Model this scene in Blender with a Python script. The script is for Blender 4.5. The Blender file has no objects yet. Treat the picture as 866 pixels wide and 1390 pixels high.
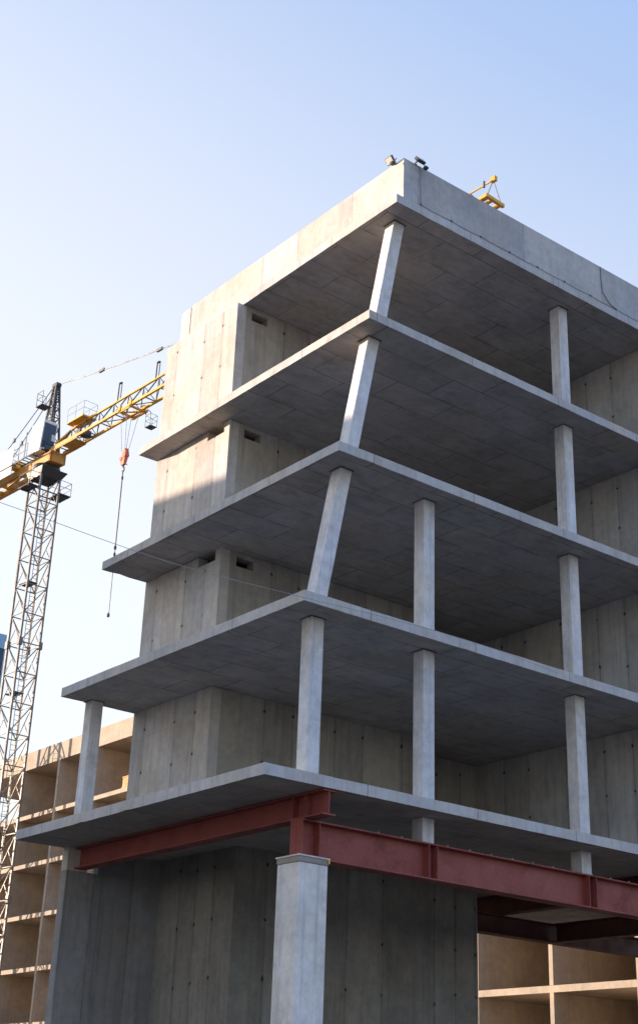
import bpy, bmesh, math, random
from mathutils import Vector, Matrix
random.seed(7)
S = bpy.context.scene
COL = S.collection
R = math.radians
GZ = -7.74                      # street level (top of first slab is z = 0)

# ------------------------------------------------------------------ materials
class NT:
    def __init__(s, name):
        s.m = bpy.data.materials.new(name); s.m.use_nodes = True
        s.t = s.m.node_tree; s.b = s.t.nodes['Principled BSDF']
    def n(s, typ, **kw):
        o = s.t.nodes.new(typ)
        for k, v in kw.items():
            if k.startswith('i_'): o.inputs[int(k[2:])].default_value = v
            else: setattr(o, k, v)
        return o
    def l(s, a, b): s.t.links.new(a, b)
    def setin(s, node, idx, v):
        if hasattr(v, 'is_output'): s.l(v, node.inputs[idx])
        else: node.inputs[idx].default_value = v
    def math(s, op, a, b=None, c=None, clamp=False):
        o = s.n('ShaderNodeMath', operation=op, use_clamp=clamp)
        s.setin(o, 0, a)
        if b is not None: s.setin(o, 1, b)
        if c is not None: s.setin(o, 2, c)
        return o.outputs[0]
    def mix(s, f, a, b, mode='MIX'):
        o = s.n('ShaderNodeMix', data_type='RGBA', blend_type=mode)
        s.setin(o, 0, f)
        for i, v in ((6, a), (7, b)):
            if hasattr(v, 'is_output'): s.l(v, o.inputs[i])
            else: o.inputs[i].default_value = (*v, 1) if len(v) == 3 else v
        return o.outputs[2]
    def noise(s, vec, scale, detail=4, rough=.55, sc=None):
        if sc:
            mp = s.n('ShaderNodeMapping'); mp.inputs['Scale'].default_value = sc; s.l(vec, mp.inputs[0]); vec = mp.outputs[0]
        o = s.n('ShaderNodeTexNoise'); s.l(vec, o.inputs['Vector'])
        o.inputs['Scale'].default_value = scale; o.inputs['Detail'].default_value = detail; o.inputs['Roughness'].default_value = rough
        return o.outputs['Fac']
    def maprange(s, v, a, b, c=0., d=1.):
        o = s.n('ShaderNodeMapRange', clamp=True); s.l(v, o.inputs[0])
        for i, x in enumerate((a, b, c, d)): o.inputs[i+1].default_value = x
        return o.outputs[0]

def concrete(name, base=(.42, .405, .375), seams=(), floor_h=3.497, holes=True, soffit=False, streak=.5, mott=1., blotch=.5, vseam_w=.009):
    k = NT(name)
    geo = k.n('ShaderNodeNewGeometry'); P = geo.outputs['Position']; N = geo.outputs['True Normal']
    sp = k.n('ShaderNodeSeparateXYZ'); k.l(P, sp.inputs[0]); sn = k.n('ShaderNodeSeparateXYZ'); k.l(N, sn.inputs[0])
    isx = k.math('GREATER_THAN', k.math('ABSOLUTE', sn.outputs[0]), .6)
    isz = k.math('GREATER_THAN', k.math('ABSOLUTE', sn.outputs[2]), .6)
    vert = k.math('SUBTRACT', 1., isz)
    u = k.math('ADD', k.math('MULTIPLY', isx, sp.outputs[1]), k.math('MULTIPLY', k.math('SUBTRACT', 1., isx), sp.outputs[0]))
    # mottling
    n1 = k.noise(P, .9, 5, .6); n2 = k.noise(P, 5, 6, .65); n3 = k.noise(P, 38, 3, .6)
    ns = k.noise(P, 1., 5, .6, sc=(7, 7, .35)); nb = k.noise(P, 1., 4, .6, sc=(2.2, 2.2, 1.0))
    v = k.math('ADD', k.math('MULTIPLY', k.maprange(n1, .3, .7), .30*mott), k.math('MULTIPLY', k.maprange(n2, .3, .7), .22*mott))
    v = k.math('ADD', v, k.math('MULTIPLY', k.maprange(n3, .3, .7), .10*mott))
    v = k.math('ADD', v, .70 - .02*mott)
    col = k.mix(1., base, (1, 1, 1), 'MULTIPLY')
    warm = k.maprange(k.noise(P, .55, 3, .5), .35, .65)
    col = k.mix(warm, col, tuple(c*f for c, f in zip(base, (1.07, 1.0, .90))))
    cv = k.n('ShaderNodeCombineXYZ'); [k.l(v, cv.inputs[i]) for i in range(3)]
    col = k.mix(1., col, cv.outputs[0], 'MULTIPLY')
    # run-down streaks on vertical faces
    st = k.math('MULTIPLY', k.maprange(ns, .50, .78), k.math('MULTIPLY', vert, streak))
    col = k.mix(st, col, tuple(c*.55 for c in base))
    st2 = k.math('MULTIPLY', k.maprange(k.noise(P, 1.7, 4, .6, sc=(4, 4, .3)), .56, .75), k.math('MULTIPLY', vert, streak*.55))
    col = k.mix(st2, col, tuple(min(1, c*1.32) for c in base))
    # pale lime bloom / dark damp patches
    col = k.mix(k.math('MULTIPLY', k.maprange(nb, .58, .72), blotch*.45), col, tuple(min(1, c*1.4) for c in base))
    col = k.mix(k.math('MULTIPLY', k.maprange(k.noise(P, 1.3, 5, .7), .60, .75), blotch*.6), col, tuple(c*.6 for c in base))
    bumpv = n2
    if seams:
        m = None
        wob = k.math('MULTIPLY', k.math('SUBTRACT', k.noise(P, 3, 2), .5), .02)
        uw = k.math('ADD', u, wob)
        mh = None; ms = None
        jz = k.math('MULTIPLY', k.math('SUBTRACT', k.noise(P, .45, 1), .5), 1.1)
        zm = k.math('MODULO', k.math('ADD', sp.outputs[2], floor_h*4), floor_h); zj = k.math('ADD', zm, jz)
        d = None
        for j, p in enumerate(seams):
            q = k.math('ABSOLUTE', k.math('SUBTRACT', uw, p)); d = q if d is None else k.math('MINIMUM', d, q)
        m = k.math('SUBTRACT', 1.5, k.math('DIVIDE', d, vseam_w), clamp=True)
        ms = k.math('SUBTRACT', 1., k.math('DIVIDE', d, .11), clamp=True)
        if holes:
            dz = None
            for h in (.42, 1.68, 2.92):
                q = k.math('ABSOLUTE', k.math('SUBTRACT', zj, h)); dz = q if dz is None else k.math('MINIMUM', dz, q)
            dd = k.math('SQRT', k.math('ADD', k.math('MULTIPLY', d, d), k.math('MULTIPLY', dz, dz)))
            mh = k.math('SUBTRACT', 1.35, k.math('DIVIDE', dd, .042), clamp=True)
            mh = k.math('MULTIPLY', mh, k.maprange(k.noise(P, 1.1, 1), .33, .40, .3, 1.))
        brk = k.maprange(k.noise(P, 2.2, 3), .40, .52)
        m = k.math('MULTIPLY', k.math('MULTIPLY', m, vert), k.math('ADD', .12, k.math('MULTIPLY', brk, .5)))
        col = k.mix(k.math('MULTIPLY', k.math('MULTIPLY', ms, vert), k.maprange(n1, .42, .62, 0, .38)), col, tuple(c*.5 for c in base))
        col = k.mix(m, col, tuple(c*.22 for c in base))
        # every panel between two seams has its own tone
        acc = None
        for j, p in enumerate(seams):
            g = k.math('MULTIPLY', k.math('GREATER_THAN', uw, p), (-.13, .15, -.10, .14, -.16, .12, -.08, .11)[j % 8])
            acc = g if acc is None else k.math('ADD', acc, g)
        tone = k.math('ADD', 1., k.math('MULTIPLY', acc, vert))
        tc = k.n('ShaderNodeCombineXYZ'); [k.l(tone, tc.inputs[i]) for i in range(3)]
        col = k.mix(1., col, tc.outputs[0], 'MULTIPLY')
        # horizontal pour line
        hz = k.math('LESS_THAN', k.math('ABSOLUTE', k.math('SUBTRACT', zm, 2.62)), .006)
        col = k.mix(k.math('MULTIPLY', k.math('MULTIPLY', hz, vert), k.maprange(n1, .5, .6, 0, .4)), col, tuple(c*.45 for c in base))
        if holes: col = k.mix(k.math('MULTIPLY', mh, vert), col, (.025, .023, .02))
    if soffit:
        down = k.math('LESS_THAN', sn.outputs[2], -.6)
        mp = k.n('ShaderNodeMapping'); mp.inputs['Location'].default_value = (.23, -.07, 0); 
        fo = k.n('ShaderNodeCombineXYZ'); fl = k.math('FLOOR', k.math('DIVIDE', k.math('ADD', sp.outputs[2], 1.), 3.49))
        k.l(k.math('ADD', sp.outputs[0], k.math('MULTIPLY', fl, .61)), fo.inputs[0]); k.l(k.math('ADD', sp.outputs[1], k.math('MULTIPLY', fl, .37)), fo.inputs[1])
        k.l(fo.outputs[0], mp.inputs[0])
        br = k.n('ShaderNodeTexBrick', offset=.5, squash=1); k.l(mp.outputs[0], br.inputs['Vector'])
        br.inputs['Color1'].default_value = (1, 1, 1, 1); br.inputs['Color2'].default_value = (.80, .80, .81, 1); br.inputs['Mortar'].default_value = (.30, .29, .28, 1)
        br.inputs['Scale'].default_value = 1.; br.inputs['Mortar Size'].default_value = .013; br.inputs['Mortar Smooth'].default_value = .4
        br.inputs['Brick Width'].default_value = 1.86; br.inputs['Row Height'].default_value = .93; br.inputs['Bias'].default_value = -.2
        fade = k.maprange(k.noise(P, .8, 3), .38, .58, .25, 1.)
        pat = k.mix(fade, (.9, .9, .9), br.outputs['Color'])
        # soffit tone: darker and warmer overall, with random darker marks
        soffit_tone = k.maprange(k.noise(P, 1.6, 4, .6, sc=(1, 2.4, 1)), .5, .7, 1., .80)
        oc = k.n('ShaderNodeCombineXYZ'); [k.l(k.math('MULTIPLY', soffit_tone, (.84, .80, .75)[i]), oc.inputs[i]) for i in range(3)]
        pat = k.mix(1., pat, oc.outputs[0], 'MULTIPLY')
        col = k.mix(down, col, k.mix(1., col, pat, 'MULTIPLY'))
        # joints and edge wear on the slab faces
        dm = k.math('MODULO', k.math('ADD', u, 50.35), 2.93)
        j1 = k.math('MULTIPLY', k.math('LESS_THAN', dm, .022), vert)
        col = k.mix(k.math('MULTIPLY', j1, .8), col, tuple(c*.35 for c in base))
    # air holes
    vo = k.n('ShaderNodeTexVoronoi'); k.l(P, vo.inputs['Vector']); vo.inputs['Scale'].default_value = 7.5
    por = k.math('LESS_THAN', vo.outputs['Distance'], .055)
    col = k.mix(k.math('MULTIPLY', por, .6), col, tuple(c*.3 for c in base))
    k.l(col, k.b.inputs['Base Color'])
    k.b.inputs['Roughness'].default_value = .86
    k.b.inputs['Specular IOR Level'].default_value = .25
    bp = k.n('ShaderNodeBump'); bp.inputs['Strength'].default_value = .35; bp.inputs['Distance'].default_value = .012
    k.l(k.math('ADD', k.math('MULTIPLY', n3, .5), bumpv), bp.inputs['Height']); k.l(bp.outputs[0], k.b.inputs['Normal'])
    return k.m

def paint(name, base, rough=.5, metal=0., dirt=.35, dcol=(.08, .05, .035), scale=2.5):
    k = NT(name)
    geo = k.n('ShaderNodeNewGeometry'); P = geo.outputs['Position']
    a = k.noise(P, scale, 5, .65); b = k.noise(P, scale*9, 3, .6)
    col = k.mix(k.maprange(a, .48, .72, 0, dirt), base, dcol)
    col = k.mix(k.maprange(b, .45, .7, 0, dirt*.6), col, tuple(min(1, c*1.35+.02) for c in base))
    k.l(col, k.b.inputs['Base Color']); k.l(k.maprange(a, .3, .7, rough-.1, min(1, rough+.2)), k.b.inputs['Roughness'])
    k.b.inputs['Metallic'].default_value = metal
    return k.m

M = {}
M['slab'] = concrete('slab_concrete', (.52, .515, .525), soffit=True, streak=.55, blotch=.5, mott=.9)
M['column'] = concrete('column_concrete', (.595, .60, .625), streak=.6, blotch=1., mott=1.35)
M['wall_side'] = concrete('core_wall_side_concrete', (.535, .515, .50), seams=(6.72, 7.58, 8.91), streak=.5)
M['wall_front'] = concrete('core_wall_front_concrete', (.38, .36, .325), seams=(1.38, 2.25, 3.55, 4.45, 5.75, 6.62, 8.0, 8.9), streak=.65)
M['wall_right'] = concrete('right_wall_concrete', (.46, .45, .43), seams=(.4, 1.7, 2.6, 3.9, 5.2, 6.1), streak=.6)
M['parapet'] = concrete('parapet_concrete', (.50, .50, .515), seams=(.68, 4.29, 7.21, 10.1), holes=False, streak=.3, vseam_w=.008)
M['parapet_side'] = concrete('parapet_side_concrete', (.555, .535, .515), seams=(1.9, 4.08, 5.6, 9.04), holes=False, streak=.3, vseam_w=.008)
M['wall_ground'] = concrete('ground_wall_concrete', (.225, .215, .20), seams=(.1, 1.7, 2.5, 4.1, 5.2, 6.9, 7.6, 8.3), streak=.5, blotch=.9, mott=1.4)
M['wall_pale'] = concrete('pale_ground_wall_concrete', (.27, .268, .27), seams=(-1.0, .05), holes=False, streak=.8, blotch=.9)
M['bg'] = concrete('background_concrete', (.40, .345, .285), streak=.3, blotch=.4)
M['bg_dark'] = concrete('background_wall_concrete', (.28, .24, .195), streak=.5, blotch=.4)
M['ground'] = concrete('ground_gravel', (.14, .12, .095), streak=0, blotch=.8)
M['road'] = concrete('asphalt', (.055, .055, .058), streak=0, blotch=.3)
M['steel_red'] = paint('red_oxide_primer', (.29, .068, .055), .6, 0, .6, (.12, .032, .026), 1.6)
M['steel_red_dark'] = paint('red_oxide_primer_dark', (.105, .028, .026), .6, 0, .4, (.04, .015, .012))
M['grout'] = paint('grout', (.33, .30, .27), .9, 0, .3)
M['yellow'] = paint('yellow_paint', (.78, .40, .045), .5, 0, .35, (.35, .14, .03), 1.2)
M['yellow_rust'] = paint('rusty_yellow_paint', (.60, .29, .05), .6, 0, .7, (.20, .08, .03), 1.8)
M['steel_grey'] = paint('galvanised_steel', (.15, .147, .142), .55, .2, .4, (.10, .08, .06), 1.5)
M['steel_dark'] = paint('dark_steel', (.07, .072, .08), .6, .1, .3)
M['white'] = paint('white_paint', (.80, .79, .76), .5, 0, .12, (.5, .45, .38), 1.5)
M['light_grey'] = paint('light_grey_letters', (.52, .52, .52), .6, 0, .1)
M['orange'] = paint('orange_red_paint', (.70, .15, .07), .5, 0, .25, (.3, .08, .04))
M['cable'] = paint('steel_cable', (.16, .165, .18), .5, .3, .1)
M['wire_pale'] = paint('pale_wire', (.36, .36, .37), .6, 0, .1)
M['black'] = paint('black_plastic', (.03, .03, .032), .5, 0, .1)
M['wood'] = paint('plywood', (.55, .30, .12), .75, 0, .3, (.25, .12, .05), 4)
M['tin'] = paint('housing_grey', (.62, .60, .57), .4, .1, .15)
M['yellow_cap'] = paint('yellow_cap', (.75, .55, .06), .6, 0, .1)
M['blue_band'] = paint('blue_panel', (.25, .42, .60), .4, 0, .1)
k = NT('cab_glass'); k.b.inputs['Base Color'].default_value = (.045, .075, .12, 1); k.b.inputs['Roughness'].default_value = .08; k.b.inputs['Metallic'].default_value = .0; k.b.inputs['Specular IOR Level'].default_value = .35; M['glass'] = k.m
M['head_shade'] = paint('painted_head_shade', (.10, .098, .095), .9, 0, .5, (.3, .29, .28), 5)  # dark colour for the painted shade at column heads
k = NT('blue_curtain_wall')
geo = k.n('ShaderNodeNewGeometry'); br = k.n('ShaderNodeTexBrick', offset=0.)
sp = k.n('ShaderNodeSeparateXYZ'); k.l(geo.outputs['Position'], sp.inputs[0]); cb = k.n('ShaderNodeCombineXYZ')
k.l(k.math('ADD', sp.outputs[0], sp.outputs[1]), cb.inputs[0]); k.l(sp.outputs[2], cb.inputs[1]); k.l(cb.outputs[0], br.inputs['Vector'])
br.inputs['Color1'].default_value = (.012, .035, .08, 1); br.inputs['Color2'].default_value = (.02, .05, .10, 1); br.inputs['Mortar'].default_value = (.06, .09, .13, 1)
br.inputs['Scale'].default_value = 1; br.inputs['Brick Width'].default_value = 1.6; br.inputs['Row Height'].default_value = 3.2; br.inputs['Mortar Size'].default_value = .06
k.l(br.outputs['Color'], k.b.inputs['Base Color']); k.b.inputs['Roughness'].default_value = .2; M['curtain'] = k.m

# ------------------------------------------------------------------ mesh helpers
class MB:
    def __init__(s): s.v = []; s.f = []
    def add(s, vs, fs):
        o = len(s.v); s.v += [tuple(x) for x in vs]; s.f += [tuple(i+o for i in f) for f in fs]; return s
    def box(s, x0, x1, y0, y1, z0, z1):
        v = [(x, y, z) for z in (z0, z1) for y in (y0, y1) for x in (x0, x1)]
        return s.add(v, [(0, 2, 3, 1), (4, 5, 7, 6), (0, 1, 5, 4), (2, 6, 7, 3), (0, 4, 6, 2), (1, 3, 7, 5)])
    def hexa(s, bot, top):      # two quads, both counter-clockwise from above
        v = list(bot)+list(top)
        return s.add(v, [(3, 2, 1, 0), (4, 5, 6, 7), (0, 1, 5, 4), (1, 2, 6, 5), (2, 3, 7, 6), (3, 0, 4, 7)])
    def bar(s, p, q, w, h=None, up=(0, 0, 1)):
        p = Vector(p); q = Vector(q); h = h or w
        d = (q-p).normalized(); u = Vector(up)
        if abs(d.dot(u)) > .99: u = Vector((1, 0, 0))
        a = d.cross(u).normalized(); b = a.cross(d).normalized()
        v = []
        for c in (p, q):
            for i, j in ((-1, -1), (1, -1), (1, 1), (-1, 1)): v.append(c + a*(i*w/2) + b*(j*h/2))
        return s.add(v, [(0, 1, 2, 3), (7, 6, 5, 4), (0, 4, 5, 1), (1, 5, 6, 2), (2, 6, 7, 3), (3, 7, 4, 0)])
    def tube(s, pts, r, n=8, cap=True):
        pts = [Vector(p) for p in pts]; base = len(s.v); rr = r if isinstance(r, (list, tuple)) else [r]*len(pts)
        for i, p in enumerate(pts):
            d = (pts[min(i+1, len(pts)-1)] - pts[max(i-1, 0)]).normalized()
            u = Vector((0, 0, 1)) if abs(d.z) < .95 else Vector((1, 0, 0))
            a = d.cross(u).normalized(); b = d.cross(a).normalized()
            for k_ in range(n):
                t = 2*math.pi*k_/n; s.v.append(tuple(p + (a*math.cos(t)+b*math.sin(t))*rr[i]))
        for i in range(len(pts)-1):
            for k_ in range(n):
                a0 = base+i*n+k_; a1 = base+i*n+(k_+1) % n
                s.f.append((a0, a1, a1+n, a0+n))
        if cap:
            s.f.append(tuple(base+k_ for k_ in range(n))[::-1]); s.f.append(tuple(base+(len(pts)-1)*n+k_ for k_ in range(n)))
        return s
    def build(s, name, mat, parent=None, bevel=0., smooth=False):
        me = bpy.data.meshes.new(name); me.from_pydata(s.v, [], s.f); me.update()
        bm = bmesh.new(); bm.from_mesh(me); bmesh.ops.recalc_face_normals(bm, faces=bm.faces); bm.to_mesh(me); bm.free()
        o = bpy.data.objects.new(name, me); COL.objects.link(o)
        me.materials.append(M[mat])
        if parent is not None: o.parent = parent
        if bevel:
            b = o.modifiers.new('edge', 'BEVEL'); b.width = bevel; b.segments = 2; b.limit_method = 'ANGLE'
        if smooth:
            for p in me.polygons: p.use_smooth = True
        return o

def thing(name, label, cat, loc=(0, 0, 0), rz=0, group=None):
    o = bpy.data.objects.new(name, None); COL.objects.link(o); o.location = loc; o.rotation_euler = (0, 0, rz)
    o['label'] = label; o['category'] = cat
    if group: o['group'] = group
    return o
def tag(o, label, cat, group=None):
    o['label'] = label; o['category'] = cat
    if group: o['group'] = group
    return o
def structure(o): o['kind'] = 'structure'; return o

# ------------------------------------------------------------------ ground
structure(MB().box(-600, 700, -400, 900, GZ-.6, GZ).build('ground', 'ground'))
structure(MB().box(-120, 160, -34, -10, GZ+.002, GZ+.006).build('road', 'road'))
structure(MB().box(-120, 160, -9.8, -6.5, GZ+.002, GZ+.13).build('pavement', 'bg', bevel=.02))

# ------------------------------------------------------------------ the unfinished concrete building
L = 9.476; T = .22; XR = 17.0; XW = 9.47
ZT = [0., 3.524, 7.016, 10.514, 14.0]
CX = [-2.985, -2.241, -1.497, -.757, 0.]
TH = [T, T, T, T, .23]
B = thing('concrete_building', 'unfinished grey concrete office block with open floors that step outward towards its base', 'building', (0, 0, GZ))
H = -GZ
class OffMB(MB):                 # the building's meshes are written in slab-1 heights; shift to the Empty's base
    def build(s, *a, **kw):
        s.v = [(x, y, z+H) for x, y, z in s.v]; return super().build(*a, **kw)

def chipped_slab(i):
    z1 = ZT[i]; z0 = z1-TH[i]; x0 = CX[i]
    rnd = random.Random(40+i)
    # outline with slightly uneven arrises: subdivided edge strips
    m = OffMB()
    xs = [x0 + (XR-x0)*k_/70 for k_ in range(71)]; ys = [L*k_/36 for k_ in range(37)]
    ring = [(x, 0.) for x in xs] + [(XR, y) for y in ys[1:]] + [(x, L) for x in xs[::-1][1:]] + [(x0, y) for y in ys[::-1][1:-1]]
    n = len(ring); lo = []; hi = []
    for (x, y) in ring:
        c = (x in (x0, XR)) and (y in (0., L))
        ex = 0 if c else rnd.uniform(-.004, .004); ez = 0 if c else rnd.uniform(-.006, .003)
        chip = rnd.random() < .035 and not c
        dx = dy = 0
        if y == 0: dy = ex
        elif x == x0: dx = ex
        lo.append((x+dx+(0.018 if chip and x == x0 else 0), y+dy+(.018 if chip and y == 0 else 0), z0 + (abs(ez)+(.018 if chip else 0) if not c else 0)))
        hi.append((x+dx, y+dy, z1 + (-abs(ez) if not c else 0)))
    m.v = lo+hi
    m.f = [tuple(range(n))[::-1], tuple(range(n, 2*n))] + [(a, (a+1) % n, (a+1) % n+n, a+n) for a in range(n)]
    # soffit and top as inner faces slightly in so n-gon shading stays flat
    return m
for i in range(5):
    s = chipped_slab(i).build('floor_slab' if i < 4 else 'roof_slab', 'slab', B)

def column(mid_x, y0, z0, z1, w=.32, dx=0., name='column'):
    m = OffMB(); n = 8
    # tapered arris: chamfer by bevel; rings with tiny unevenness
    x0 = mid_x-w/2
    bot = [(x0, y0, z0), (x0+w, y0, z0), (x0+w, y0+w, z0), (x0, y0+w, z0)]
    top = [(x0+dx, y0, z1), (x0+w+dx, y0, z1), (x0+w+dx, y0+w, z1), (x0+dx, y0+w, z1)]
    m.hexa(bot, top)
    o = m.build(name, 'column', B, bevel=.014)
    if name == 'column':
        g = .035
        MB().box(x0+dx-g, x0+dx+w+g, y0-g, y0+w+g, z1+H-.0075, z1+H-.0035).build('head_shade_plate', 'head_shade', o)  # dark plate on the soffit stands in for contact shade round the column head
    return o
YC = .60
for i in range(4):
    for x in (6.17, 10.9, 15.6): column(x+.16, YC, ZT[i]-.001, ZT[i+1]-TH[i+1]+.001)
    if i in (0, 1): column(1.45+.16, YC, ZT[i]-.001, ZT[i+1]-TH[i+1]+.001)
def lean(i, xb, xt):
    o = column(xb+.16, YC, ZT[i]-.001, ZT[i+1]-TH[i+1]+.001, dx=xt-xb)
    o['label'] = 'leaning concrete column'
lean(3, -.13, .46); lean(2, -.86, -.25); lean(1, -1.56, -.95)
column(-1.57+.16, YC, -.001, ZT[1]-T+.001)
column(-1.57+.16, 9.14, -.001, ZT[1]-T+.001)

# core walls, one set per storey
WX, WY, WT = -.168, 6.09, .28
for i in range(4):
    z0 = ZT[i]; z1 = ZT[i+1]-TH[i+1]
    # side wall faces -x ; it runs in front of slab edges only at the top storey
    m = OffMB(); e = 0.
    vent_side = i in (1, 2)
    if vent_side:
        va, vb, vz = 6.32, 7.06, z1-.27
        m.box(WX, WX+WT, WY, va, z0, z1); m.box(WX, WX+WT, vb, L, z0, z1); m.box(WX, WX+WT, va, vb, z0, vz)
    else: m.box(WX, WX+WT, WY, L-.003, z0, z1)
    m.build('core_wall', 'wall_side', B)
    m = OffMB()
    xa = WX+WT+e; xb = 6.91
    if i >= 1:
        a, b, lo, hi = .30, .82, z1-.36, z1-.12
        m.box(xa, a, WY+.0, WY+WT, z0, z1); m.box(a, b, WY, WY+WT, z0, lo); m.box(a, b, WY, WY+WT, hi, z1); m.box(b, xb, WY, WY+WT, z0, z1)
    else: m.box(xa, xb, WY, WY+WT, z0, z1)
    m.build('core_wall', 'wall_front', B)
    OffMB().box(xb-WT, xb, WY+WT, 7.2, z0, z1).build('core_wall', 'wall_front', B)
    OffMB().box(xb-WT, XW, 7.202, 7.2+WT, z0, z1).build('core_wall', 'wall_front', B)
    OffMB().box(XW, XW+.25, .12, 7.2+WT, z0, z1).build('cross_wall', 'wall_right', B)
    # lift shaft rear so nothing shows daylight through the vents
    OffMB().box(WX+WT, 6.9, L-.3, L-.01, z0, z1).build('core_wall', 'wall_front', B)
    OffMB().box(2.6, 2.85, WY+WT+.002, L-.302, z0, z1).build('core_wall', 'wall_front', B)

# parapet on the roof
PX, PZ = .216, 15.15
p = OffMB().box(PX+.002, XR, .006, .206, 14., PZ).build('parapet', 'parapet', B, bevel=.008)
p = OffMB().box(PX, PX+.2, .008, 8.98, 14., PZ-.002).box(PX, PX+.2, 9.01, L, 14., PZ-.03).build('parapet', 'parapet_side', B, bevel=.008)
OffMB().box(PX+.2, XR, L-.2, L, 14., PZ).build('parapet', 'parapet', B)
# lifted cable along the foot of the front parapet, with clips
m = OffMB(); pts = []
x = .75
while x < 10.5:
    f = (x-.75) % 1.0
    pts.append((x, -.012, 14.04 - .022*math.sin(math.pi*f) + random.uniform(-.004, .004))); x += .125
m.tube(pts, .0055, 5)
m.tube([(.74, -.01, PZ), (.73, -.012, 14.7), (.75, -.012, 14.2), (.75, -.012, 14.05)], .005, 5)
m.tube([(7.21, -.01, PZ-.02), (7.20, -.014, 14.8), (7.24, -.014, 14.35), (7.5, -.014, 14.10), (7.75, -.012, 14.04)], .009, 5)
for k_ in range(10): m.box(.73+k_*1.0, .78+k_*1.0, -.02, .01, 14.025, 14.065)
m.build('roof_cable', 'cable', B)

# ---- ground storey: walls, steel, pillar
zg = GZ
# rear left wall, notched where the beam lands
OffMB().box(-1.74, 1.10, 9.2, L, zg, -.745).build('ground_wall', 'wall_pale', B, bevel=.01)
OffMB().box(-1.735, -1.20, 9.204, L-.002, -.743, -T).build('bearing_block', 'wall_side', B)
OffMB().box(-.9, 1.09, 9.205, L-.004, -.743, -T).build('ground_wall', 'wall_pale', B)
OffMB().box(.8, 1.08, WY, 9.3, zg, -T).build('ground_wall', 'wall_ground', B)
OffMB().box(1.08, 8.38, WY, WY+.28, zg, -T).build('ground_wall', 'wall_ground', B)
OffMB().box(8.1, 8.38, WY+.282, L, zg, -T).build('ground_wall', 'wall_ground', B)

def ibeam(axis, c, a0, a1, z0, z1, w=.31, stiff=(), mat='steel_red', bolts=False):
    """axis 'x' or 'y'; c centre of flanges across; a0..a1 along"""
    tf, tw = .028, .018
    def bx(m, s0, s1, t0, t1, za, zb):
        if axis == 'y': m.box(s0, s1, t0, t1, za, zb)
        else: m.box(t0, t1, s0, s1, za, zb)
    m = OffMB(); bx(m, c-w/2, c+w/2, a0, a1, z1-tf, z1); bx(m, c-w/2, c+w/2, a0, a1, z0, z0+tf); bx(m, c-tw/2, c+tw/2, a0, a1, z0+tf-.001, z1-tf+.001)
    o = m.build('steel_beam', mat, B)
    for s_ in stiff:
        m = MB(); zz0 = z0+tf+H; zz1 = z1-tf+H
        for a, b in ((c-w/2+.006, c-tw/2), (c+tw/2, c+w/2-.006)):
            if axis == 'y': m.box(a, b, s_-.009, s_+.009, zz0, zz1)
            else: m.box(s_-.009, s_+.009, a, b, zz0, zz1)
        st = m.build('stiffener', mat, o)
    if bolts:
        xx = a0+1.9
        while xx < 9:
            MB().box(xx-.018, xx+.018, c-w/2+.02, c-w/2+.05, z1+H, z1+H+.03).build('bolt', 'grout', o); xx += .62
    return o
ibeam('y', -1.405, .06, 9.24, -.70, -T-.012, .31, (.62, 1.0))
ibeam('x', .79, -1.60, 16., -1.42, -.712, .38, (-1.585, -1.17, 1.64, 1.86, 6.39, 6.63, 11.1, 11.3), bolts=True)
for x in (1.45, 6.17, 10.9):
    column(x+.16, .61, -.711, -T+.001, .32, name='column_stub')
# transfer steel deeper inside
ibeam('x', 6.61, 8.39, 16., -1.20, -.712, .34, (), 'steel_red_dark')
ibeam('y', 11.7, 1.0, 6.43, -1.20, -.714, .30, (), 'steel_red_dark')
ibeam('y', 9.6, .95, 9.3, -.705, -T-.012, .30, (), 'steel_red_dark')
# corner pillar
m = OffMB().box(-1.80, -1.12, .40, 1.06, zg, -1.56); m.build('pillar', 'column', B, bevel=.012)
pc = OffMB().box(-1.815, -1.105, .385, 1.075, -1.56, -1.45).build('pillar_cap', 'grout', B, bevel=.02)
OffMB().box(-1.83, -1.09, .37, 1.09, -1.452, -1.422).build('bearing_plate', 'column', B, bevel=.006)
OffMB().box(-1.145, -1.108, .345, .37, -1.53, -1.45).build('strap_end', 'yellow_cap', B, bevel=.01)

# ------------------------------------------------------------------ things on the building
def floodlight(loc, rz, label, tilt, lean_):
    r = thing('floodlight', label, 'floodlight', loc, rz)
    m = MB(); m.box(-.03, .03, -.09, .05, 0, .03); m.tube([(0, .02, .03), (0, -.12, .09), (0, -.2, .10)], .02, 6); m.build('bracket', 'steel_dark', r)
    m = MB(); hd = MB()
    c = Vector((0, -.24, .05)); rot = Matrix.Rotation(tilt, 3, 'X')
    for (a, b, cc, d, e, f) in ((-.12, .12, -.03, .03, -.09, .09),): hd.box(a, b, cc, d, e, f)
    for i_ in range(6): hd.box(-.11, .11, .03, .055, -.085+i_*.034, -.075+i_*.034)
    hd.v = [tuple(rot @ Vector(v) + c) for v in hd.v]; h_ = hd.build('housing', 'steel_dark', r, bevel=.006)
    gl = MB().box(-.105, .105, -.034, -.031, -.075, .075); gl.v = [tuple(rot @ Vector(v) + c) for v in gl.v]; gl.build('lens', 'tin', h_)
    m = MB(); m.tube([(.1, -.12, .12), (.16, -.22, -.02), (.14, -.28, -.12)], .012, 6); m.build('power_cable', 'cable', r)
    m = MB(); m.box(.09, .19, -.33, -.23, -.17, -.10); m.build('sensor', 'black', r, bevel=.01)
    return r
floodlight((.32, .36, PZ), R(-90), 'small brown floodlight hanging over the sunlit side of the roof parapet near the corner', R(40), 0)
floodlight((.62, .11, PZ), R(0), 'small black floodlight on the shaded front parapet just right of the roof corner', R(-35), 0)

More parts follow.
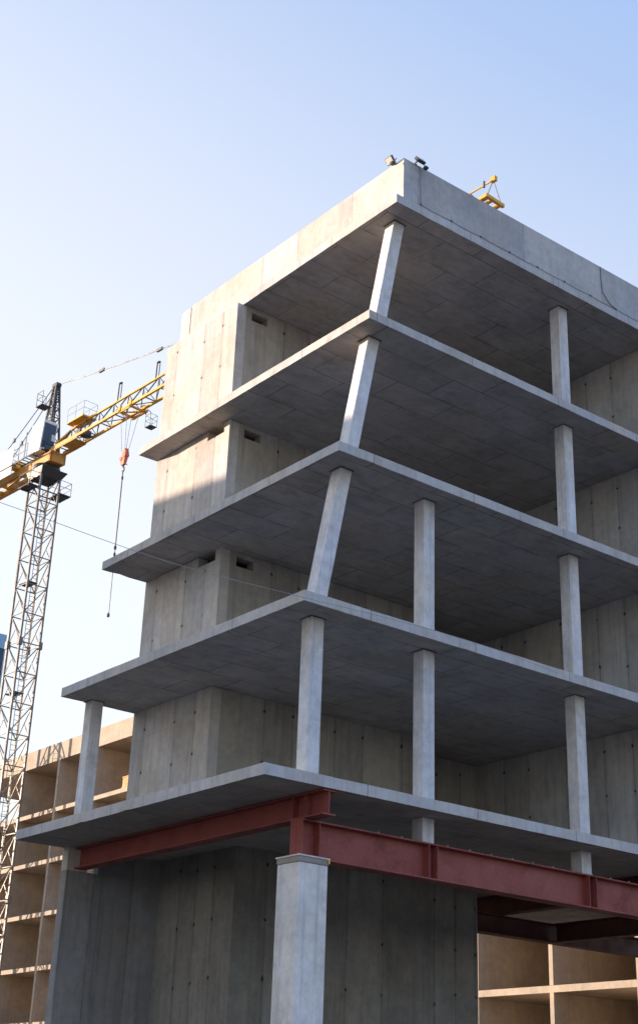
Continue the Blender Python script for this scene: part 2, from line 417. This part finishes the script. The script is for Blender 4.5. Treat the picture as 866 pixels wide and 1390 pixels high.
def lump(name, loc, sz, mat, label, cat, seed=1):
    rnd = random.Random(seed); bm = bmesh.new(); bmesh.ops.create_icosphere(bm, subdivisions=3, radius=1)
    for v in bm.verts:
        f = 1+.22*math.sin(v.co.x*4.1+seed)*math.sin(v.co.y*5.3+seed*2)+.12*math.sin(v.co.z*9+seed)+rnd.uniform(-.03, .03)
        v.co = Vector((v.co.x*sz[0]*f, v.co.y*sz[1]*f, max(-.75, v.co.z)*sz[2]*f+.75*sz[2]))
    me = bpy.data.meshes.new(name); bm.to_mesh(me); bm.free(); me.materials.append(M[mat])
    for p_ in me.polygons: p_.use_smooth = True
    o = bpy.data.objects.new(name, me); COL.objects.link(o); o.location = loc; tag(o, label, cat); return o
lump('rubbish_sack', (-1.62, 1.75, 0), (.13, .12, .20), 'steel_dark', 'dark crumpled sack standing on the lowest slab behind the front corner column', 'sack', 3)
lump('tarpaulin', (5.72, 1.0, 10.514), (.22, .16, .20), 'black', 'dark bundled tarpaulin on the fourth slab beside the upper right column', 'tarpaulin', 8)

# ------------------------------------------------------------------ background building in sunlight
FX = 23.26
G = thing('apartment_building', 'long low sunlit concrete shell of open bays behind the crane', 'building', (FX, 40, GZ))
def gb(): return MB()
def gbuild(m, name, mat, bevel=0):
    m.v = [(x-FX, y-40, z+H) for x, y, z in m.v]; return m.build(name, mat, G, bevel=bevel)
y_lo, y_hi = 8.0, 70.0
parts_y = [66.5, 61.9, 57.3, 52.75, 48.2, 43.6, 39.0, 34.4, 29.8, 25.2, 21.2, 17.3, 13.2, 8.2]
FZ = [14.62, 11.47, 8.43, 5.36, 2.3, -.75, -3.8, -7.0]
gbuild(gb().box(FX, FX+14, y_lo, y_hi, 14.40, 14.64), 'roof_slab', 'bg')
gbuild(gb().box(FX+.002, FX+.22, y_lo, y_hi, 14.642, 15.53), 'parapet', 'bg', .01)
gbuild(gb().box(FX+.222, FX+13.98, y_hi-.22, y_hi, 14.642, 15.53), 'parapet', 'bg')
for z in FZ[1:-1]:
    gbuild(gb().box(FX+.03, FX+14, y_lo, y_hi-(2.0 if z > 11 else 0), z-.25, z), 'floor_slab', 'bg', .008)
for i_ in range(len(FZ)-1):
    zt = 14.398 if i_ == 0 else FZ[i_]-.252; zb = FZ[i_+1]+.002
    for j_, y in enumerate(parts_y):
        if i_ == 0 and y > 62: continue
        gbuild(gb().box(FX+.012, FX+9., y-.10, y+.10, zb, zt), 'partition_wall', 'bg_dark' if False else 'bg', .006)
    rr = random.Random(90+i_)
    for j_ in range(len(parts_y)-1):
        if i_ == 0 and parts_y[j_] > 62: continue
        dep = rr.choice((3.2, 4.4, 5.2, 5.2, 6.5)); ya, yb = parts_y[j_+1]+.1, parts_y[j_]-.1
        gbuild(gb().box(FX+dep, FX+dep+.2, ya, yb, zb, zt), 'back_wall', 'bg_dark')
tag(MB().box(-.45, .45, -.4, .4, 0, .08).box(-.42, .42, -.37, .37, .08, .62).box(-.45, .45, -.40, .40, .62, .68).build('plywood_crate', 'wood', None, bevel=.01),
    'orange plywood crate standing on a ledge of the sunlit shell behind', 'crate').location = (FX+.55, 49.3, 11.474)

# far blue tower
Tw = thing('office_tower', 'dark blue glass tower cut by the left edge behind the crane mast', 'building', (48.6, 152, GZ))
MB().box(-10, 10.05, -9.8, 10, 0, 57.2).build('facade', 'curtain', Tw)
MB().box(-10.1, 10.15, -9.9, 10.1, 57.2, 59.1).build('roof_band', 'blue_band', Tw)
for j_ in range(9): MB().box(10.06-j_*2.3, 10.16-j_*2.3, -9.92, -9.8, 0, 57.2).build('mullion', 'blue_band', Tw)

# neighbour across the site towards the sun (out of frame); it shades the lower floors
sun_az, sun_el = R(120), R(7.3)
m_ = math.tan(sun_el); e_ = Vector((math.cos(R(31.9)), math.sin(R(31.9)), 0)); nrm = Vector((-e_.y, e_.x, 0))
Q = Vector((-.168-19, 6.08+32.9, 0)); hq = 8.73+38*m_ - GZ
NB = thing('unseen_shading_hall', 'unseen hall on the sun side of the site, shades the lower floors', 'building', (Q.x, Q.y, GZ), R(31.9))
MB().box(-26, 13, 0, 14, 0, hq-.5).build('wall', 'bg', NB)
MB().box(-26.1, 13.1, -.0, 14.1, hq-.5, hq).build('roof', 'slab', NB)
for f_ in range(5):
    for c_ in range(9):
        w_ = MB().box(-24+c_*4, -22+c_*4, -.06, -.003, 1+f_*4, 2.8+f_*4).build('window', 'curtain', NB)

# ------------------------------------------------------------------ tower crane
CR = thing('tower_crane', 'tall tower crane with yellow lattice jib, white cab and grey lattice mast', 'crane', (21.65, 60.85, GZ), R(-86.5))
# local x = along the jib, local y = across (+ is away from the building's left side)
W_ = .74
def lat(z): return z+H
m = MB()
for a in (-1, 1):
    for b in (-1, 1): m.bar((a*W_, b*W_, 0), (a*W_, b*W_, lat(34.4)), .13, .13)
hp = 2.0; nlev = int(lat(34.4)/hp)
cs = [(-1, -1), (1, -1), (1, 1), (-1, 1)]
for k_ in range(nlev+1):
    z = lat(34.2)-k_*hp
    if z < .1: break
    for q in range(4):
        a, b = cs[q], cs[(q+1) % 4]
        m.bar((a[0]*W_, a[1]*W_, z), (b[0]*W_, b[1]*W_, z), .06, .06)
        if z-hp > 0:
            mid = ((a[0]+b[0])/2*W_, (a[1]+b[1])/2*W_, z-hp/2)
            if q % 2 == 0:
                m.bar((a[0]*W_, a[1]*W_, z), (b[0]*W_, b[1]*W_, z-hp), .06, .06)
            else:
                m.bar((b[0]*W_, b[1]*W_, z), (a[0]*W_, a[1]*W_, z-hp), .06, .06)
            m.bar((a[0]*W_, a[1]*W_, z-hp), mid, .045, .045)
for z in (lat(34.2-6*hp), lat(34.2-14*hp)):
    for a in cs: m.box(a[0]*W_-.14, a[0]*W_+.14, a[1]*W_-.14, a[1]*W_+.14, z-.25, z+.25)
mast = m.build('mast', 'steel_grey', CR)
m = MB()
for y in (-.2, .2): m.bar((.3, y, 0), (.3, y, lat(33.2)), .03, .03)
z = .3
while z < lat(33): m.bar((.3, -.2, z), (.3, .2, z), .025, .025); z += .32
for kk in range(12):
    zz = 2+kk*3.4
    for t in range(8):
        an = t*math.pi/4
        m.bar((.3-.32+.32*math.cos(an), .32*math.sin(an), zz), (.3-.32+.32*math.cos(an+math.pi/4), .32*math.sin(an+math.pi/4), zz), .025, .025)
m.build('ladder', 'steel_grey', mast)
for zz in (18.9, 9.2, 26.4):
    MB().box(-.6, .6, -.6, .1, lat(zz), lat(zz)+.05).build('rest_platform', 'steel_dark', mast)
MB().box(-1.2, 1.2, -1.2, 1.2, 0, .9).build('base', 'bg', CR)

def railing(m, pts, h=1.0, r=.028, posts=None):
    for i_ in range(len(pts)-1):
        a = Vector(pts[i_]); b = Vector(pts[i_+1]); n = max(1, int((b-a).length/.9))
        for hh in (h, h*.55): m.bar(a+Vector((0, 0, hh)), b+Vector((0, 0, hh)), r, r)
        for q in range(n+1):
            c = a.lerp(b, q/n); m.bar(c, c+Vector((0, 0, h)), r, r)
# work platform round the mast head
m = MB(); zz = lat(33.15)
m.box(-.7, .75, .78, 1.75, zz, zz+.05); m.box(-.75, .7, -1.55, -.78, zz, zz+.05)
for q in (-.5, .5): m.box(q-.04, q+.04, -1.5, 1.7, zz-.07, zz-.002)
pf = m.build('mast_platform', 'steel_dark', CR)
m = MB(); railing(m, [(-.7, .8, zz), (-.7, 1.72, zz), (.72, 1.72, zz), (.72, .8, zz)]); railing(m, [(-.72, -.8, zz), (-.72, -1.52, zz), (.68, -1.52, zz), (.68, -.8, zz)]); m.build('railing', 'steel_grey', pf)
# slewing ring and turntable
m = MB(); m.hexa([(-.78, -.78, lat(34.05)), (.78, -.78, lat(34.05)), (.78, .78, lat(34.05)), (-.78, .78, lat(34.05))], [(-.95, -.95, lat(34.6)), (1.1, -.95, lat(34.6)), (1.1, 1.1, lat(34.6)), (-.95, 1.1, lat(34.6))])
m.tube([(0, 0, lat(34.6)), (0, 0, lat(35.0))], .95, 24)
m.build('slewing_ring', 'black', CR)
m = MB(); m.box(-1.3, 1.4, -.62, -.42, lat(35.0), lat(35.7)); m.box(-1.3, 1.4, .42, .62, lat(35.0), lat(35.7)); m.box(-.8, .8, -.42, .42, lat(35.0), lat(35.25)); m.box(1.2, 1.4, -.62, .62, lat(34.98), lat(35.75))
m.build('turntable', 'yellow_rust', CR, bevel=.02)
# peak (A-frame)
ap = (.0, 0, lat(41.45))
m = MB()
feet = [(-.62, -.5, lat(35.7)), (.62, -.5, lat(35.7)), (.62, .5, lat(35.7)), (-.62, .5, lat(35.7))]
tops = [(-.16, -.12, ap[2]), (.16, -.12, ap[2]), (.16, .12, ap[2]), (-.16, .12, ap[2])]
for a, b in zip(feet, tops): m.bar(a, b, .13, .13)
fr = [.0, .2, .38, .54, .68, .8, .9, 1.]
def lerp(a, b, t): return tuple(x+(y-x)*t for x, y in zip(a, b))
for i_ in range(len(fr)-1):
    for q in range(4):
        q2 = (q+1) % 4
        m.bar(lerp(feet[q], tops[q], fr[i_+1]), lerp(feet[q2], tops[q2], fr[i_+1]), .06, .06)
        m.bar(lerp(feet[q], tops[q], fr[i_]), lerp(feet[q2], tops[q2], fr[i_+1]), .055, .055)
m.box(-.3, .3, -.2, .2, ap[2]-.1, ap[2]+.16)
pk = m.build('tower_peak', 'steel_dark', CR)
m = MB(); zz = lat(39.7); m.box(-.9, -.1, -.95, -.2, zz, zz+.06); railing(m, [(-.1, -.92, zz), (-.88, -.92, zz), (-.88, -.2, zz)], 1.1); m.build('peak_platform', 'steel_dark', pk)
# cab
c = MB()
x0, x1, y0, y1, za, zb = -.75, .85, -1.08, .02, lat(35.85), lat(38.15)
c.hexa([(x0, y0, za), (x1-.25, y0, za), (x1-.25, y1, za), (x0, y1, za)], [(x0, y0, zb), (x1, y0, zb), (x1, y1, zb), (x0, y1, zb)])
cab = c.build('cab', 'white', CR, bevel=.05)
g = MB()
def fx(z): return x1-.25+.25*(z-za)/(zb-za)
z0_, z1_ = za+.25, zb-.22
g.hexa([(fx(z0_)-.01, y0+.08, z0_), (fx(z0_)+.015, y0+.08, z0_), (fx(z0_)+.015, y1-.08, z0_), (fx(z0_)-.01, y1-.08, z0_)],
       [(fx(z1_)-.01, y0+.08, z1_), (fx(z1_)+.015, y0+.08, z1_), (fx(z1_)+.015, y1-.08, z1_), (fx(z1_)-.01, y1-.08, z1_)])
g.build('windscreen', 'glass', cab)
MB().box(.0, .5, y0-.015, y0+.02, za+.75, zb-.35).build('side_window', 'tin', cab)
MB().box(x1-.2, x1+.14, y0+.15, y1-.15, za+.02, za+.12).build('sill', 'steel_dark', cab)
MB().box(fx(za+1)+.02, fx(za+1)+.10, -.35, -.08, za+.85, za+1.35).build('control_box', 'tin', cab)
# walkway behind / below the cab
m = MB(); zz = lat(35.65)
m.box(-3.1, .3, -1.25, -1.20, zz, zz+.10); m.box(-3.1, .3, -.62, -.57, zz, zz+.10)
for q in range(8): m.box(-3.05+q*.42, -3.0+q*.42, -1.2, -.6, zz+.01, zz+.07)
wk = m.build('walkway', 'steel_dark', CR)
m = MB(); railing(m, [(-.8, -1.22, zz), (-3.0, -1.22, zz), (-3.0, -.6, zz)], 1.15); m.bar((-1.1, -1.22, zz), (-1.1, -1.22, zz+2.1), .05, .05); m.build('railing', 'steel_grey', wk)

# jib
tilt = .0165
def zb_(s): return lat(35.78)+tilt*s
JL = 40.7; hw = .46; jh = 1.28
def hs(s): return jh
m = MB()
m.bar((1.0, -hw, zb_(1)), (JL, -hw, zb_(JL)), .15, .17); m.bar((1.0, hw, zb_(1)), (JL, hw, zb_(JL)), .15, .17)
m.bar((.9, 0, zb_(1)+.75), (3.4, 0, zb_(3.4)+jh), .13, .13); m.bar((3.4, 0, zb_(3.4)+jh), (32, 0, zb_(32)+jh), .13, .13); m.bar((31.9, 0, zb_(32)+jh), (JL, 0, zb_(JL)+jh), .065, .065)
jib = m.build('jib', 'yellow', CR)
m = MB(); s_ = 2.0; st = 1.65; k_ = 0
while s_+st <= JL+.01:
    for sg in (-1, 1):
        tpa = (s_+st/2, 0, zb_(s_+st/2)+jh)
        m.bar((s_, sg*hw, zb_(s_)), tpa, .06, .06); m.bar(tpa, (s_+st, sg*hw, zb_(s_+st)), .05, .05)
    m.bar((s_, -hw, zb_(s_)), (s_, hw, zb_(s_)), .06, .06)
    m.bar((s_, -hw if k_ % 2 else hw, zb_(s_)), (s_+st, hw if k_ % 2 else -hw, zb_(s_+st)), .045, .045)
    s_ += st; k_ += 1
m.build('lattice', 'steel_grey', jib)
# jib foot: plated section, winch, walkway with rails
m = MB(); m.box(1.2, 4.4, -hw-.06, -hw+.02, zb_(1)-.14, zb_(1)+.24); m.box(1.2, 4.0, hw-.02, hw+.06, zb_(1)-.14, zb_(1)+.24)
m.box(2.4, 3.9, -hw, hw, zb_(1)-.04, zb_(1)+.05); m.bar((1.0, 0, zb_(1)+.1), (2.6, 0, zb_(2)+1.1), .12, .12); m.build('jib_foot', 'yellow_rust', jib)
m = MB(); m.tube([(4.3, -.32, zb_(4)+.28), (4.3, .32, zb_(4)+.28)], .22, 16); m.box(4.0, 4.6, -.45, -.32, zb_(4), zb_(4)+.5); m.box(4.0, 4.6, .32, .45, zb_(4), zb_(4)+.5); m.box(4.5, 4.95, -.2, .25, zb_(4), zb_(4)+.35); m.build('winch', 'steel_dark', jib)
m = MB(); zz = zb_(3.5)+jh+.05; m.box(2.9, 4.9, -.55, .55, zz, zz+.10); wp = m.build('service_platform', 'yellow', jib)
m = MB(); railing(m, [(2.9, .52, zz), (4.9, .52, zz), (4.9, -.52, zz), (2.9, -.52, zz)], 1.15, .018); m.build('railing', 'steel_grey', wp)
for s_, hh in ((8.2, 1.35), (12.4, 1.2), (19.6, 1.2), (30, 1.2)):
    z = zb_(s_)+jh; m = MB(); m.bar((s_, -.05, z), (s_+.04, -.05, z+hh), .07, .07); m.bar((s_+.16, .05, z), (s_+.2, .05, z+hh-.1), .04, .04); m.box(s_-.02, s_+.24, -.08, .08, z+hh-.06, z+hh); m.build('pendant_support', 'steel_dark', jib)
# jib tip frame
m = MB(); x_ = JL
m.box(x_-.05, x_+.12, -.68, .68, zb_(x_)-.10, zb_(x_)+.10)
m.box(x_-.75, x_-.6, -.6, .6, zb_(x_)-.10, zb_(x_)+.08)
for yy in (-.6, -.1, .5): m.box(x_-.7, x_+.05, yy-.06, yy+.06, zb_(x_)-.09, zb_(x_)+.08)
MB().box(x_-.15, x_+.18, -.10, .10, zb_(x_)+jh-.12, zb_(x_)+jh+.16).build('tip_head', 'yellow', jib, bevel=.015)
tipo = m.build('jib_tip', 'yellow', jib, bevel=.015)
m = MB(); m.bar((x_, 0, zb_(x_)+jh), (x_+.02, -.5, zb_(x_)+.1), .03, .03); m.bar((x_, 0, zb_(x_)+jh), (x_+.02, .5, zb_(x_)+.1), .03, .03)
m.tube([(x_-.4, -.25, zb_(x_)+jh-.02), (x_-.4, -.27, zb_(x_)+jh-.4)], .06, 8)
m.build('tip_rope', 'steel_grey', tipo)
# trolley and basket
m = MB(); a, b = 9.3, 10.5; zt_ = zb_(10)-.06
for s_ in (a, b):
    m.bar((s_, -.62, zt_-.05), (s_, .75, zt_-.10), .12, .12)
    for sg in (-1, 1): m.box(s_-.13, s_+.13, sg*(hw+.05)-.07, sg*(hw+.05)+.09, zt_-.12, zt_+.34)
m.bar((a-.2, .62, zt_-.12), (b+.3, .62, zt_-.12), .12, .14); m.bar((a, -.5, zt_-.12), (b, -.5, zt_-.12), .09, .09); m.bar((a, -.5, zt_-.1), (b, .6, zt_-.1), .07, .07)
tr = m.build('trolley', 'yellow', CR)
m = MB(); z = zt_-1.15; m.box(b-.05, b+.5, .78, 1.3, z, z+.06)
bk = m.build('basket', 'steel_dark', tr)
m = MB(); railing(m, [(b-.05, .78, z), (b+.5, .78, z), (b+.5, 1.3, z), (b-.05, 1.3, z), (b-.05, .78, z)], .85, .02); m.bar((b, .75, z+.9), (b, .62, zt_), .04, .04); m.bar((b+.5, .8, z+.9), (b+.3, .62, zt_), .04, .04); m.build('basket_rail', 'steel_grey', bk)
# hoist rope, block and hook
hb = lat(33.05); sx = 9.62
m = MB()
for dx, dy, tx in ((-.18, -.12, -.35), (-.06, .10, -.1), (.12, -.10, .25), (.2, .12, .7)): m.tube([(sx+dx, dy, hb), (sx+tx, dy*3, zt_-.1)], .017, 5)
m.build('hoist_rope', 'cable', CR)
m = MB()
m.hexa([(sx-.2, -.1, hb-.95), (sx+.14, -.1, hb-.95), (sx+.14, .1, hb-.95), (sx-.2, .1, hb-.95)], [(sx-.32, -.13, hb-.45), (sx+.26, -.13, hb-.45), (sx+.26, .13, hb-.45), (sx-.32, .13, hb-.45)])
m.box(sx-.10, sx+.30, -.14, .14, hb-.45, hb-.05); m.box(sx-.02, sx+.22, -.11, .11, hb-.06, hb+.16)
m.tube([(sx-.2, -.16, hb-.52), (sx-.2, .16, hb-.52)], .15, 12); m.tube([(sx+.16, -.16, hb-.32), (sx+.16, .16, hb-.32)], .17, 12)
bl = m.build('hook_block', 'orange', CR, bevel=.02)
m = MB(); m.tube([(sx, 0, hb-.95), (sx, 0, hb-1.12)], .06, 8); hz_ = hb-1.28
m.tube([(sx+.13*math.cos(t), 0, hz_+.13*math.sin(t)) for t in [R(90-q*24) for q in range(12)]], [.045]*9+[.035, .025, .012], 8); m.build('hook', 'steel_dark', bl)
MB().bar((sx-.34, 0, hb-.85), (sx+.3, .1, hb-.98), .03, .03).build('tag_line', 'cable', bl)
# pendant lines
def sag(p, q, s_, n=24):
    p = Vector(p); q = Vector(q); return [p.lerp(q, i_/n)-Vector((0, 0, 4*s_*(i_/n)*(1-i_/n))) for i_ in range(n+1)]
m = MB(); e1 = (27., 0, zb_(27)+jh+.1)
pp = sag((ap[0]+.2, 0, ap[2]+.05), e1, .35); m.tube(pp, .04, 6)
for t in (5, 11, 17): q = pp[t]; m.box(q.x-.28, q.x+.28, q.y-.07, q.y+.07, q.z-.09, q.z+.10)
m.build('pendant_cable', 'cable', CR)
m = MB()
for yy, ex in ((-.35, -8.6), (.35, -8.6)):
    m.tube(sag((-.15, yy*.3, ap[2]), (ex, yy*1.4, lat(36.0)), .1), .035, 6)
    q = Vector((-.15, yy*.3, ap[2])).lerp(Vector((ex, yy*1.4, lat(36))), .52); m.box(q.x-.12, q.x+.12, q.y-.07, q.y+.07, q.z-.16, q.z+.12)
m.build('pendant_cable', 'cable', CR)
# counter-jib
m = MB(); CJ = -12.5
for yy in (-.55, .55): m.box(CJ, -1.0, yy-.10, yy+.10, lat(35.0), lat(35.55))
q = -1.4
while q > CJ: m.box(q-.06, q+.06, -.45, .45, lat(35.1), lat(35.4)); q -= 1.3
m.bar((-1.0, -.55, lat(35.1)), (-4, -.55, lat(34.7)), .14, .18)
cj = m.build('counter_jib', 'yellow_rust', CR)
m = MB(); m.box(-3.2, -2.5, -.95, -.3, lat(35.55), lat(36.1)); m.build('junction_box', 'yellow', cj, bevel=.03)
m = MB(); m.box(-9.5, -2.55, -1.30, -1.24, lat(34.95), lat(37.1)); bn = m.build('banner', 'white', cj)
m = MB(); m.bar((-10, -1.34, lat(35.6)), (-2.4, -1.34, lat(35.6)), .07, .07); railing(m, [(-10, -1.22, lat(35.5)), (-3.1, -1.22, lat(35.5))], 1.3); m.build('railing', 'steel_grey', cj)
m = MB()
for q in range(4): m.box(-12.3+q*.7, -11.7+q*.7, -.5, .5, lat(34.2), lat(36.4))
m.build('counterweight', 'bg', cj, bevel=.03)
cu = bpy.data.curves.new('lettering', 'FONT'); cu.body = 'ITE'; cu.size = 1.15; cu.extrude = .004; cu.align_x = 'RIGHT'
to = bpy.data.objects.new('lettering_source', cu); COL.objects.link(to)
dg = bpy.context.evaluated_depsgraph_get(); me = bpy.data.meshes.new_from_object(to.evaluated_get(dg)); bpy.data.objects.remove(to)
me.materials.append(M['light_grey'])
lt = bpy.data.objects.new('lettering', me); COL.objects.link(lt); lt.parent = bn
lt.matrix_local = Matrix.Translation((-3.0, -1.306, lat(35.75))) @ Matrix.Rotation(R(90), 4, 'X')

# lifting chain that hangs from the hook (world coordinates)
def cw(x, y, z):
    c_, s_ = math.cos(R(-86.5)), math.sin(R(-86.5)); return Vector((21.65+c_*x-s_*y, 60.85+s_*x+c_*y, z+GZ))
top = cw(sx, 0, hb-1.40)
r_ = thing('lifting_sling', 'long steel lifting sling hanging straight down from the orange hook block', 'sling', tuple(top))
m = MB(); m.tube([(0, 0, .05), (.01, 0, -5.1)], .045, 6); m.build('sling_leg', 'cable', r_)
m = MB(); m.tube([(.01, 0, -5.6), (.03, 0, -9.6)], .026, 6); m.build('rope_tail', 'cable', r_)
for q, a_ in ((-.45, .07), (-5.2, .09), (-5.65, .08), (-9.6, .09)):
    m = MB(); m.tube([(.01, 0, q+.14), (.01, 0, q+.05), (.01, 0, q-.1), (.01, 0, q-.16)], [.02, a_, a_, .02], 8); m.build('shackle', 'steel_dark', r_)
MB().tube([(.01, 0, -5.2), (.01, 0, -5.65)], .035, 6).build('link', 'cable', r_)

# ------------------------------------------------------------------ camera
F = 1927.86; CP = Vector((-18.0421, -20.5901, -6.1359)); yaw, pit, rol = -.6622, .4344, .0380
fwd = Vector((-math.sin(yaw)*math.cos(pit), math.cos(yaw)*math.cos(pit), math.sin(pit)))
rt = Vector((math.cos(yaw), math.sin(yaw), 0)); up = rt.cross(fwd)
Rr = rt*math.cos(rol)+up*math.sin(rol); Uu = -rt*math.sin(rol)+up*math.cos(rol)
cam = bpy.data.cameras.new('camera'); co = bpy.data.objects.new('camera', cam); COL.objects.link(co)
mw = Matrix.Identity(4)
for i_ in range(3): mw[i_][0] = Rr[i_]; mw[i_][1] = Uu[i_]; mw[i_][2] = -fwd[i_]; mw[i_][3] = CP[i_]
co.matrix_world = mw
cam.sensor_fit = 'HORIZONTAL'; cam.sensor_width = 36; cam.lens = F/866*36; cam.shift_y = -45/866
cam.clip_end = 3000; cam.clip_start = .1
cam.dof.use_dof = True; cam.dof.focus_distance = 31; cam.dof.aperture_fstop = 5.6
S.camera = co

# ------------------------------------------------------------------ thin wire crossing in front of the building
def rayp(px, py, dist):
    d = fwd + Rr*((px-433)/F) - Uu*((py-650)/F); return CP + d*(dist/math.hypot(d.x, d.y))
pts = [rayp(-400, 560, 19.0), rayp(-150, 634, 19.8), rayp(0, 682, 20.2), rayp(155, 738, 20.8), rayp(256, 771, 21.3), rayp(412, 811, 22.3), rayp(560, 848, 23.6), rayp(676, 883, 25.5)]
endp = Vector((4.9, -.03, 3.40)); pts.append(endp)
def catmull(P, n=8):
    out = []; Q_ = [P[0]]+P+[P[-1]]
    for i_ in range(1, len(Q_)-2):
        for t in range(n):
            t = t/n; a, b, c_, d_ = Q_[i_-1], Q_[i_], Q_[i_+1], Q_[i_+2]
            out.append(.5*((2*b)+(c_-a)*t+(2*a-5*b+4*c_-d_)*t*t+(3*b-a-3*c_+d_)*t**3))
    return out+[P[-1]]
w_ = MB(); w_.tube(catmull(pts), .0045, 6)
wire = w_.build('overhead_wire', 'wire_pale'); tag(wire, 'thin grey wire slung across the site to the edge of the second slab', 'wire')

# ------------------------------------------------------------------ light
w = bpy.data.worlds.new('World'); S.world = w; w.use_nodes = True
t = w.node_tree; bg = t.nodes['Background']
sk = t.nodes.new('ShaderNodeTexSky'); sk.sky_type = 'NISHITA'; sk.sun_disc = False
sk.sun_elevation = sun_el; sk.sun_rotation = R(-30); sk.air_density = 1.; sk.dust_density = .6; sk.ozone_density = 1.5
tc = t.nodes.new('ShaderNodeTexCoord'); sx_ = t.nodes.new('ShaderNodeSeparateXYZ'); t.links.new(tc.outputs['Generated'], sx_.inputs[0])
# haze gradient of the evening sky by elevation, warmer and paler towards the sun
dt = t.nodes.new('ShaderNodeVectorMath'); dt.operation = 'DOT_PRODUCT'; t.links.new(tc.outputs['Generated'], dt.inputs[0])
dt.inputs[1].default_value = (math.cos(sun_az), math.sin(sun_az), 0)
def mth(op, a, b):
    o = t.nodes.new('ShaderNodeMath'); o.operation = op
    for i_, v in enumerate((a, b)):
        if hasattr(v, 'is_output'): t.links.new(v, o.inputs[i_])
        else: o.inputs[i_].default_value = v
    return o.outputs[0]
h = mth('SUBTRACT', sx_.outputs[2], mth('MULTIPLY', mth('MAXIMUM', dt.outputs['Value'], -.55), .50))
cr = t.nodes.new('ShaderNodeValToRGB'); t.links.new(mth('ADD', h, .205), cr.inputs[0])
el = cr.color_ramp.elements
el[0].position = .0; el[0].color = (.92, .90, .93, 1)
el[1].position = 1.; el[1].color = (.30, .50, 1.04, 1)
for p_, c_ in ((.34, (.95, .945, .98, 1)), (.44, (.925, .93, .99, 1)), (.60, (.77, .82, .97, 1)), (.80, (.47, .605, .91, 1))):
    e = el.new(p_); e.color = c_
mx = t.nodes.new('ShaderNodeMix'); mx.data_type = 'RGBA'; mx.inputs[0].default_value = .86
sc = t.nodes.new('ShaderNodeMix'); sc.data_type = 'RGBA'; sc.blend_type = 'MULTIPLY'; sc.inputs[0].default_value = 1.; sc.inputs[7].default_value = (.7, .7, .7, 1)
t.links.new(sk.outputs[0], sc.inputs[6]); t.links.new(sc.outputs[2], mx.inputs[6]); t.links.new(cr.outputs[0], mx.inputs[7])
t.links.new(mx.outputs[2], bg.inputs[0]); bg.inputs[1].default_value = 1.0

sd = bpy.data.lights.new('sun', 'SUN'); sd.energy = 11.0; sd.angle = R(.5); sd.color = (1., .785, .62)
so = bpy.data.objects.new('sun', sd); COL.objects.link(so)
dv = Vector((math.cos(sun_az)*math.cos(sun_el), math.sin(sun_az)*math.cos(sun_el), math.sin(sun_el)))
so.rotation_euler = dv.to_track_quat('Z', 'Y').to_euler(); so.location = (-30, 60, 30)
S.view_settings.view_transform = 'Standard'; S.view_settings.look = 'None'; S.view_settings.exposure = 0
